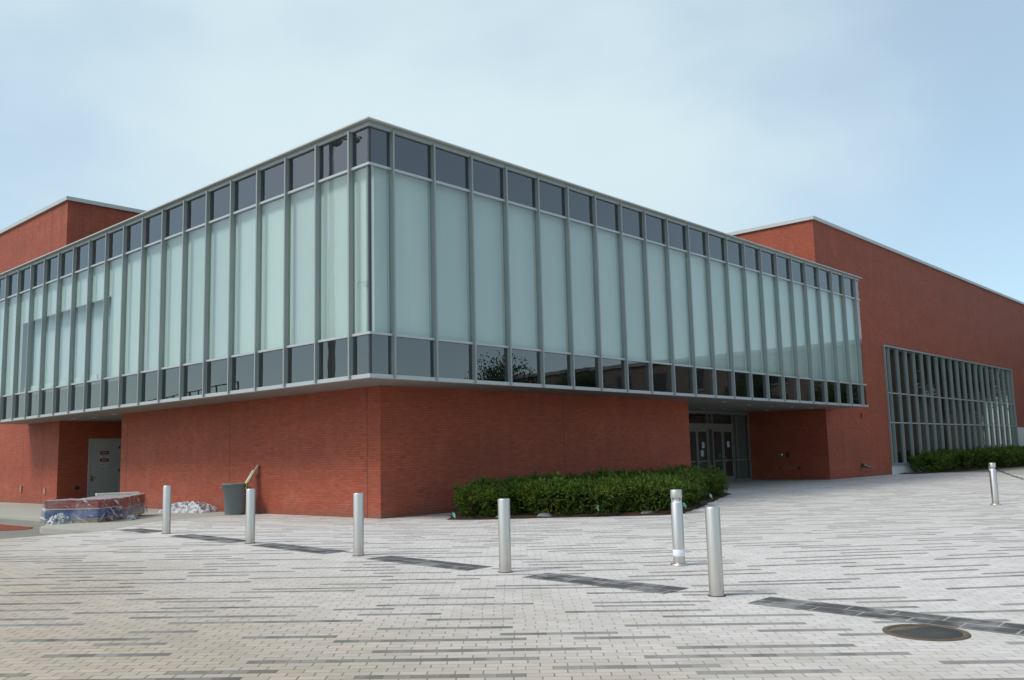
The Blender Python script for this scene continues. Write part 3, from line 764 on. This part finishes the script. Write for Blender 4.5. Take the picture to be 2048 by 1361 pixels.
def plank(p, q, w_, th, mat, label):
    p, q = Vector(p), Vector(q); d = (q-p); a = d.cross(Vector((0,0,1))).normalized(); b = d.normalized().cross(a)
    o = MB().obox((p+q)/2, d/2, a*w_/2, b*th/2).build('plank', mat, None, .004); return tag(o, label, 'plank', 'planks standing in the bin')
plank((.86,7.72,.10),(1.70,7.56,1.46),.13,.045,M_wood,'brown weathered plank leaning from the bin against the wall, longer one')
plank((.90,7.86,.10),(1.62,7.70,1.30),.11,.04,M_board,'pale plank leaning from the bin just behind the longer plank')

# ------------------------------------------------------------------ crumpled plastic sheet
def crumple(name, c, lx, ly, h, seed, mat, n=70):
    V=[]; F=[]
    for j in range(n+1):
        for i in range(n+1):
            a = i/n*2-1; b = j/n*2-1
            rr = math.hypot(a,b); env = max(0,1-max(abs(a),abs(b))**2.2)
            p = Vector((a*2.2+seed, b*1.6, seed))
            rid = 1-abs(mnoise.noise(p*1.4))*2; r2 = 1-abs(mnoise.noise(p*3.6+Vector((5,1,2))))*2; r3 = 1-abs(mnoise.noise(p*8+Vector((2,9,4))))*2
            z = h*env**.7*(.42+.50*max(0,.3+rid)+.16*r2+.035*r3)+.004
            V.append((a*lx+.05*mnoise.noise(p*4), b*ly+.05*mnoise.noise(p*4+Vector((9,9,9))), max(.002,z)))
    for j in range(n):
        for i in range(n): k = j*(n+1)+i; F.append((k,k+1,k+n+2,k+n+1))
    o = mesh_from(name, V, F, mat, smooth=True); o.location = c; return o
tt = NT('crumpled_film'); P_o = tt.objc()
nn = tt.noise(P_o, 4.5, 5, .65)
cc = tt.mix(tt.ramp(nn, .50, .62), (.50,.51,.53), (.24,.235,.23)); cc = tt.mix(tt.ramp(tt.noise(P_o, 11., 4), .60, .66), cc, (.04,.04,.05))
M_film2 = tt.done(tt.pbsdf(Base_Color=cc, Roughness=.5, Specular_IOR_Level=.5))
o = crumple('plastic_sheeting', (1.05,10.55,.004), .85, .42, .30, 3.3, M_film2); o.rotation_euler = (0,0,R(118))
tag(o, 'crumpled heap of white plastic sheeting lying against the brick wall', 'plastic sheet')

# ------------------------------------------------------------------ wrapped brick stacks
def film_mat():
    t = NT('clear_plastic_wrap'); P = t.objc()
    x, y, z = t.sep(P); u_ = t.math('ADD', x, y)
    warp = t.math('MULTIPLY', t.noise(P, 1.6, 3), 1.6)
    q = t.comb(t.math('ADD', t.math('ADD', t.math('MULTIPLY', u_, 4.2), t.math('MULTIPLY', z, 7.5)), warp), t.math('SUBTRACT', t.math('MULTIPLY', u_, .9), t.math('MULTIPLY', z, 1.2)), 0.)
    q2 = t.comb(t.math('SUBTRACT', t.math('ADD', t.math('MULTIPLY', u_, 5.), warp), t.math('MULTIPLY', z, 6.)), t.math('ADD', u_, z), 3.)
    n = t.noise(q, .9, 4, .6); n2 = t.noise(q2, .9, 4, .6)
    veil = t.ramp(t.noise(P, 1.9, 4), .44, .70, 0., .20)
    fac = t.math('MAXIMUM', t.math('MAXIMUM', t.ramp(n, .60, .66, 0., .72), t.ramp(n2, .60, .67, 0., .6)), veil)  # fold highlights painted as white streaks over the milky veil
    nz = t.sep(t.n('ShaderNodeNewGeometry').outputs['Normal'])[2]
    fac = t.math('MAXIMUM', fac, t.ramp(t.math('ADD', t.math('ABSOLUTE', nz), t.math('MULTIPLY', t.math('SUBTRACT', n, .5), .8)), .55, .85, 0., .42))  # top faces whitened: sky reflection painted in, along with bunched film
    nr = t.bump(t.math('ADD', n, n2), .5, .03)
    tr = t.n('ShaderNodeBsdfTransparent', {'Color': (.95,.95,.96)}).outputs[0]
    df = t.n('ShaderNodeBsdfDiffuse', {'Color': (.72,.72,.74), 'Normal': nr}).outputs[0]
    gl = t.n('ShaderNodeBsdfGlossy', {'Roughness': .12, 'Normal': nr}).outputs[0]
    m1 = t.n('ShaderNodeMixShader', {0: t.math('ADD', .05, fac, clamp=True), 1: tr, 2: df}).outputs[0]
    lw = t.n('ShaderNodeFresnel', {'IOR': 1.5, 'Normal': nr}).outputs[0]
    return t.done(t.n('ShaderNodeMixShader', {0: t.math('MULTIPLY', lw, .45), 1: m1, 2: gl}).outputs[0])
M_film = film_mat()
def stack_mat(name, a, b, joint):
    t = NT(name); P = t.objc()
    x, y, z = t.sep(P); u_ = t.math('ADD', x, y)
    bk = t.n('ShaderNodeTexBrick', {'Vector': t.comb(u_, z, 0.), 'Color1': (*a,1), 'Color2': (*b,1), 'Mortar': (*joint,1), 'Scale': 1., 'Mortar Size': .004, 'Brick Width': .2, 'Row Height': .067}).outputs[0]
    return t.done(t.pbsdf(Base_Color=bk, Roughness=.8))
M_bricks = stack_mat('stacked_bricks', (.30,.05,.032), (.42,.085,.05), (.06,.015,.012))
M_blue = simple('blue_wrapping', (.045,.10,.30), .5, 0, .35, 5.)
def stack(c, ang, L, W, H, label, seed, lower=.34):
    rnd = random.Random(seed)
    t = thing('brick_stack', label, 'brick pallet', c, ang, 'wrapped brick stacks')
    mb = MB()
    for k in range(4): mb.box(.02,L-.02,.02+(W-.14)*k/3,.12+(W-.14)*k/3,.0,.09)
    mb.box(.0,L,.0,W,.09,.115); mb.build('pallet', M_wood, t)
    MB().box(.03,L-.03,.03,W-.03,.115,lower).build('lower_bricks', M_blue, t)
    MB().box(-.01,L+.01,-.01,W+.01,lower,lower+.018).build('spacer_board', M_board, t)
    mb = MB(); n = max(1, round(L/1.1))
    for k in range(n): mb.box(.02+L*k/n+.01, L*(k+1)/n-.02, .02, W-.02, lower+.018, H-.01)
    mb.build('upper_bricks', M_bricks, t)
    # film: a subdivided shell with sagging creases
    bm = bmesh.new(); q = MB(); nx, ny, nz = int(L/.06), int(W/.06), 10
    def P(x,y,z): return Vector((x,y,z))
    V=[]; F=[]
    loop = [(x/nx*L,0.) for x in range(nx)]+[(L,y/ny*W) for y in range(ny)]+[(L-x/nx*L,W) for x in range(nx)]+[(0.,W-y/ny*W) for y in range(ny)]
    m_ = len(loop)
    for k in range(nz+1):
        z = .02+(H+.015-.02)*k/nz
        for x,y in loop:
            ox, oy = (x-L/2), (y-W/2); sx = 1 if abs(ox)>L/2-.001 else 0; sy = 1 if abs(oy)>W/2-.001 else 0
            n_ = mnoise.noise(Vector((x*2+seed,y*2,z*3)))*.022
            e = .018+n_+ (.03*(1-k/nz)**2)
            V.append((x+math.copysign(e,ox)*sx, y+math.copysign(e,oy)*sy, z+ (0.0 if k<nz else .01*mnoise.noise(Vector((x*5,y*5,seed))))))
    for k in range(nz):
        for i in range(m_): a=k*m_+i; b=k*m_+(i+1)%m_; F.append((a,b,b+m_,a+m_))
    # top
    top0 = len(V)
    for j in range(ny+1):
        for i in range(nx+1):
            x=i/nx*L; y=j/ny*W; V.append((x+(-.02 if i==0 else .02 if i==nx else 0), y+(-.02 if j==0 else .02 if j==ny else 0), H+.018+.018*mnoise.noise(Vector((x*5+seed,y*5,1)))))
    for j in range(ny):
        for i in range(nx): a=top0+j*(nx+1)+i; F.append((a,a+1,a+nx+2,a+nx+1))
    o = mesh_from('plastic_wrap', V, F, M_film, t, smooth=True)
    return t
kx, ky = -3.80, 5.92; zk = .155
a1 = math.atan2(.64,.77)
stack((kx-1.40*math.sin(a1)*1.0, ky+1.40*math.cos(a1), zk), a1-math.pi/2, 1.40, 1.02, .55, 'front stack of red over blue bricks in torn plastic wrap, nearest the kerb', 2)
a2 = math.atan2(3.2,2.25)
stack((kx+.93, ky+.84, .11), a2, 3.7, 1.05, .58, 'long stack of bricks in glossy plastic wrap behind the front stack', 9, .30)
o = crumple('plastic_scrap', (-4.52,6.42,.16), .24, .18, .22, 7.7, None or M_film2, 36); tag(o, 'torn scrap of plastic film bunched at the left end of the front brick stack', 'plastic scrap')
o = crumple('plastic_scrap', (-2.55,6.75,.13), .45, .10, .10, 2.2, M_film2, 36); o.rotation_euler = (0,0,a2); tag(o, 'low strip of torn film at the foot of the long brick stack', 'plastic scrap')
o = MB().obox((-1.75,9.45,.74),(.58*math.cos(R(-14)),.58*math.sin(R(-14)),0),(-.10*math.sin(R(-14)),.10*math.cos(R(-14)),0),(0,0,.03)).build('board', M_board, None, .004)
tag(o, 'pale board lying flat on top of the long brick stack', 'board')

# ------------------------------------------------------------------ signs and notices
def text(s, size, mat, parent, loc, rot, bold=.0, align='CENTER', sx=1.):
    cu = bpy.data.curves.new('lettering', 'FONT'); cu.body = s; cu.size = size; cu.align_x = align; cu.align_y = 'CENTER'; cu.extrude = .0012; cu.offset = bold
    tmp = bpy.data.objects.new('lettering', cu); C.objects.link(tmp)
    dg = bpy.context.evaluated_depsgraph_get(); me = bpy.data.meshes.new_from_object(tmp.evaluated_get(dg)); bpy.data.objects.remove(tmp)
    me.materials.clear(); me.materials.append(mat)
    o = bpy.data.objects.new('lettering', me); C.objects.link(o); o.parent = parent; o.location = loc; o.rotation_euler = rot; o.scale = (sx,1,1)
    return o
def danger(z, lines, label):
    t = thing('danger_sign', label, 'sign', (3.66,22.944,z), 0, 'danger signs on the steel door')
    MB().box(-.19,.19,-.004,.002,-.17,.17).build('plate', M_signwhite, t)
    MB().box(-.185,.185,-.007,-.0041,.02,.165).build('header', M_ink, t)
    V = []; n = 28
    mb = MB(); pts = [(.135*math.copysign(abs(math.cos(2*math.pi*k/n))**.6, math.cos(2*math.pi*k/n)), .046*math.copysign(abs(math.sin(2*math.pi*k/n))**.6, math.sin(2*math.pi*k/n))) for k in range(n)]
    vs0 = [mb.bm.verts.new((a,-.0071,.092+b)) for a,b in pts]; vs1 = [mb.bm.verts.new((a,-.010,.092+b)) for a,b in pts]
    mb.bm.faces.new(vs0[::-1]); mb.bm.faces.new(vs1)
    for k in range(n): mb.bm.faces.new((vs0[k],vs0[(k+1)%n],vs1[(k+1)%n],vs1[k]))
    mb.build('red_oval', M_signred, t)
    text('DANGER', .062, M_signwhite, t, (0,-.0125,.092), (math.pi/2,0,0), .001)
    for k, (s, sz) in enumerate(lines): text(s, sz, M_ink, t, (0,-.0056,-.035-.075*k), (math.pi/2,0,0), .001)
danger(2.03, [('HARD HAT',.075),('AREA',.075)], 'upper danger sign on the grey steel door')
danger(1.71, [('CONSTRUCTION AREA',.034),('KEEP OUT',.078)], 'lower danger sign on the grey steel door')
def notice(x, z, rot, label):
    t = thing('paper_notice', label, 'notice', (x,5.985,z), 0, 'paper notices taped to the entrance doors')
    MB().box(-.108,.108,-.002,.001,-.145,.145).build('sheet', M_paper, t)
    mb = MB()
    for k in range(7): mb.box(-.08,.08-.02*(k%3),-.0035,-.0021,.10-.034*k,.112-.034*k)
    mb.build('print', M_ink, t); t.rotation_euler = (0,rot,0)
notice(25.22,1.84,.0,'upper paper notice on the left visible entrance door')
notice(25.10,1.44,.05,'lower paper notice on the left visible entrance door')
notice(27.66,1.86,0.,'single paper notice on the right entrance door')

# ------------------------------------------------------------------ what the glass mirrors: street side behind the camera
M_bb = NT('brown_brick'); P_ = M_bb.pos(); x_, y_, z_ = M_bb.sep(P_)
bk = M_bb.n('ShaderNodeTexBrick', {'Vector': M_bb.comb(M_bb.math('ADD',x_,y_), z_, 0.), 'Color1': (.085,.070,.060,1), 'Color2': (.13,.105,.09,1), 'Mortar': (.2,.17,.14,1), 'Scale': 1., 'Brick Width': .22, 'Row Height': .075, 'Mortar Size': .006}).outputs[0]
M_bb = M_bb.done(M_bb.pbsdf(Base_Color=bk, Roughness=.85))
W_, = (.052,)
def street_building():
    t = thing('brown_brick_building', 'long brown brick building across the street, mirrored in the glass', 'building')
    X0 = 62.; 
    wl = MB().box(X0,X0+14,-95,-9,-.3,10.2).build('wall', M_bb, t)
    MB().box(X0-.2,X0+14.2,-95.2,-8.8,10.2,10.55).build('roof', M_stone, t)
    for zz in (1.2,4.4,7.4):
        for k in range(20):
            y = -92+k*4.2
            wd = MB().box(X0-.02,X0+.05,y,y+1.7,zz,zz+1.9).build('window', M_black, t)
            MB().box(X0-.10,X0-.021,y-.1,y+1.8,zz-.14,zz).build('sill', M_stone, wd)
street_building()
def gap_backdrop():  # added block, hides bright gaps under the mirrored tree crowns
    t = thing('brown_brick_building', 'low brown brick block added behind the trees to close bright gaps mirrored in the hall window', 'building')
    MB().box(77,190,-52,-34,-.3,10.).build('wall', M_bb, t)
    MB().box(76.8,190.2,-52.2,-33.8,10.,10.4).build('roof', M_stone, t)
    for zz in (1.,4.2,7.2):
        for k in range(24):
            x = 79+k*4.6; wd = MB().box(x,x+1.9,-34.05,-33.97,zz,zz+1.9).build('window', M_black, t)
            MB().box(x-.1,x+2.,-33.97,-33.87,zz-.14,zz).build('sill', M_stone, wd)
gap_backdrop()
def tree(kind, label, x, y, H, seed, cr):
    rnd = random.Random(seed); t = thing('tree', label, 'tree', (x,y,g(x,y)), 0, 'street trees mirrored in the glass')
    mb = MB(); mb.tube([(0,0,-.1),(.05,.03,H*.25),(0,.08,H*.5),(.05,0,H*.8)], [.20,.15,.10,.03], 9)
    clumps = []
    for k in range(11):
        a = k*2.4+rnd.uniform(-.4,.4); z0 = H*rnd.uniform(.28,.62); rr = cr*rnd.uniform(.5,.95); z1 = min(H*.93, z0+H*rnd.uniform(.12,.32))
        e = (rr*math.cos(a), rr*math.sin(a), z1); mb.tube([(0,.05,z0),(e[0]*.5,e[1]*.5,(z0+z1)/2+.1),e], [.07,.045,.015], 6); clumps.append((Vector(e), cr*rnd.uniform(.38,.55)))
    for k in range(6): clumps.append((Vector((rnd.gauss(0,cr*.3),rnd.gauss(0,cr*.3),H*rnd.uniform(.55,.93))), cr*rnd.uniform(.4,.6)))
    mb.build('trunk', M_bark, t)
    V=[];F=[];T=[]
    for c, rad in clumps:
        tn = rnd.uniform(.1,.8)
        for _ in range(520):
            d = Vector((rnd.gauss(0,1),rnd.gauss(0,1),rnd.gauss(0,.8))).normalized(); p = c+d*rad*rnd.random()**.45
            a = Vector((rnd.gauss(0,1),rnd.gauss(0,1),rnd.gauss(0,1))).normalized(); b = a.cross(d).normalized(); s_ = rnd.uniform(.065,.135)
            i = len(V); V += [p-a*s_, p-b*s_*.55, p+a*s_, p+b*s_*.55]; F.append((i,i+1,i+2,i+3)); T.append(min(1,max(0,tn+rnd.gauss(0,.2))))
    o = mesh_from('crown', V, F, M_leaf, t); add_tone(o, T); return t
for i, (x,y,H,cr,l) in enumerate(((37,-30,8.6,3.0,'broad leafy street tree at the left end of the mirrored brick building'),(57,-13,7.5,2.2,'leafy street tree nearest the hall window, across the street'),
        (55,-19,8.8,2.4,'leafy street tree second from the hall window, across the street'),(54,-26,6.5,2.0,'short street tree in front of the brown brick building'),
        (53,-35,9.5,2.6,'tall street tree in front of the brown brick building'),(28,-46,8.,2.6,'street tree standing apart at the far side of the plaza'),
        (83,-7.0,13.5,4.2,'tall dark tree opposite the right end of the hall window'),(91,-11,15.,4.6,'tallest dark tree opposite the hall window'),
        (101,-14.5,15.5,4.8,'big dark tree farther along the street from the hall window'),(113,-18,16.5,5.2,'big dark tree at the far end of the street trees'),(126,-22.,18.,5.6,'very large tree closing the row of street trees'),(96,-5.2,13.,4.,'dark tree nearest the far wall of the building'),(140,-22,19.,6.,'last tree of the row, farthest from the building'))): tree(i, l, x, y, H, 20+i, cr)
def mast(x, y, H, rz, label):
    t = thing('floodlight_mast', label, 'light mast', (x,y,g(x,y)), rz, 'floodlight masts')
    MB().tube([(0,0,0),(0,0,H*.5),(0,0,H)], [.21,.17,.12], 16).build('pole', M_mast, t)
    MB().tube([(-1.6,0,H-.2),(1.6,0,H-.2)], .06, 8).build('crossarm', M_mast, t)
    for k in range(4):
        o = MB().lathe([(0,.3),(.12,.28),(.30,.0),(0,.02)], 16).build('floodlight', M_mast, t); o.location = (-1.35+.9*k,-.3,H-.45); o.rotation_euler = (R(60),0,0)
M_mast = simple('galvanised_mast', (.42,.43,.43), .6, .1, .1)
mast(-12.6,18.7,17.4,R(60),'tall floodlight mast opposite the glazed left side')
mast(-24.5,30.,13.5,R(60),'second floodlight mast farther off, beside the bleachers')
def bleachers():
    t = thing('bleachers', 'open steel bleachers opposite the left end of the building', 'bleachers', (-13,40,.1), R(100))
    mb = MB(); fr = MB()
    for k in range(9): mb.box(0,26,k*.75,k*.75+.35,.5+k*.62,.56+k*.62)
    mb.build('benches', M_alu, t)
    for k in range(14):
        x = k*2.; fr.tube([(x,6.6,0),(x,6.6,7.)], .06, 6).tube([(x,0,.3),(x,6.6,5.6)], .06, 6).tube([(x,3.2,0),(x,3.2,2.9)], .05, 6).tube([(x,6.6,0),(min(26,x+2.),6.6,5.5)], .035, 6)
    for z in (6.,6.5,7.): fr.tube([(0,6.6,z),(26,6.6,z)], .04, 6)
    fr.build('frame', M_chain, t)
bleachers()
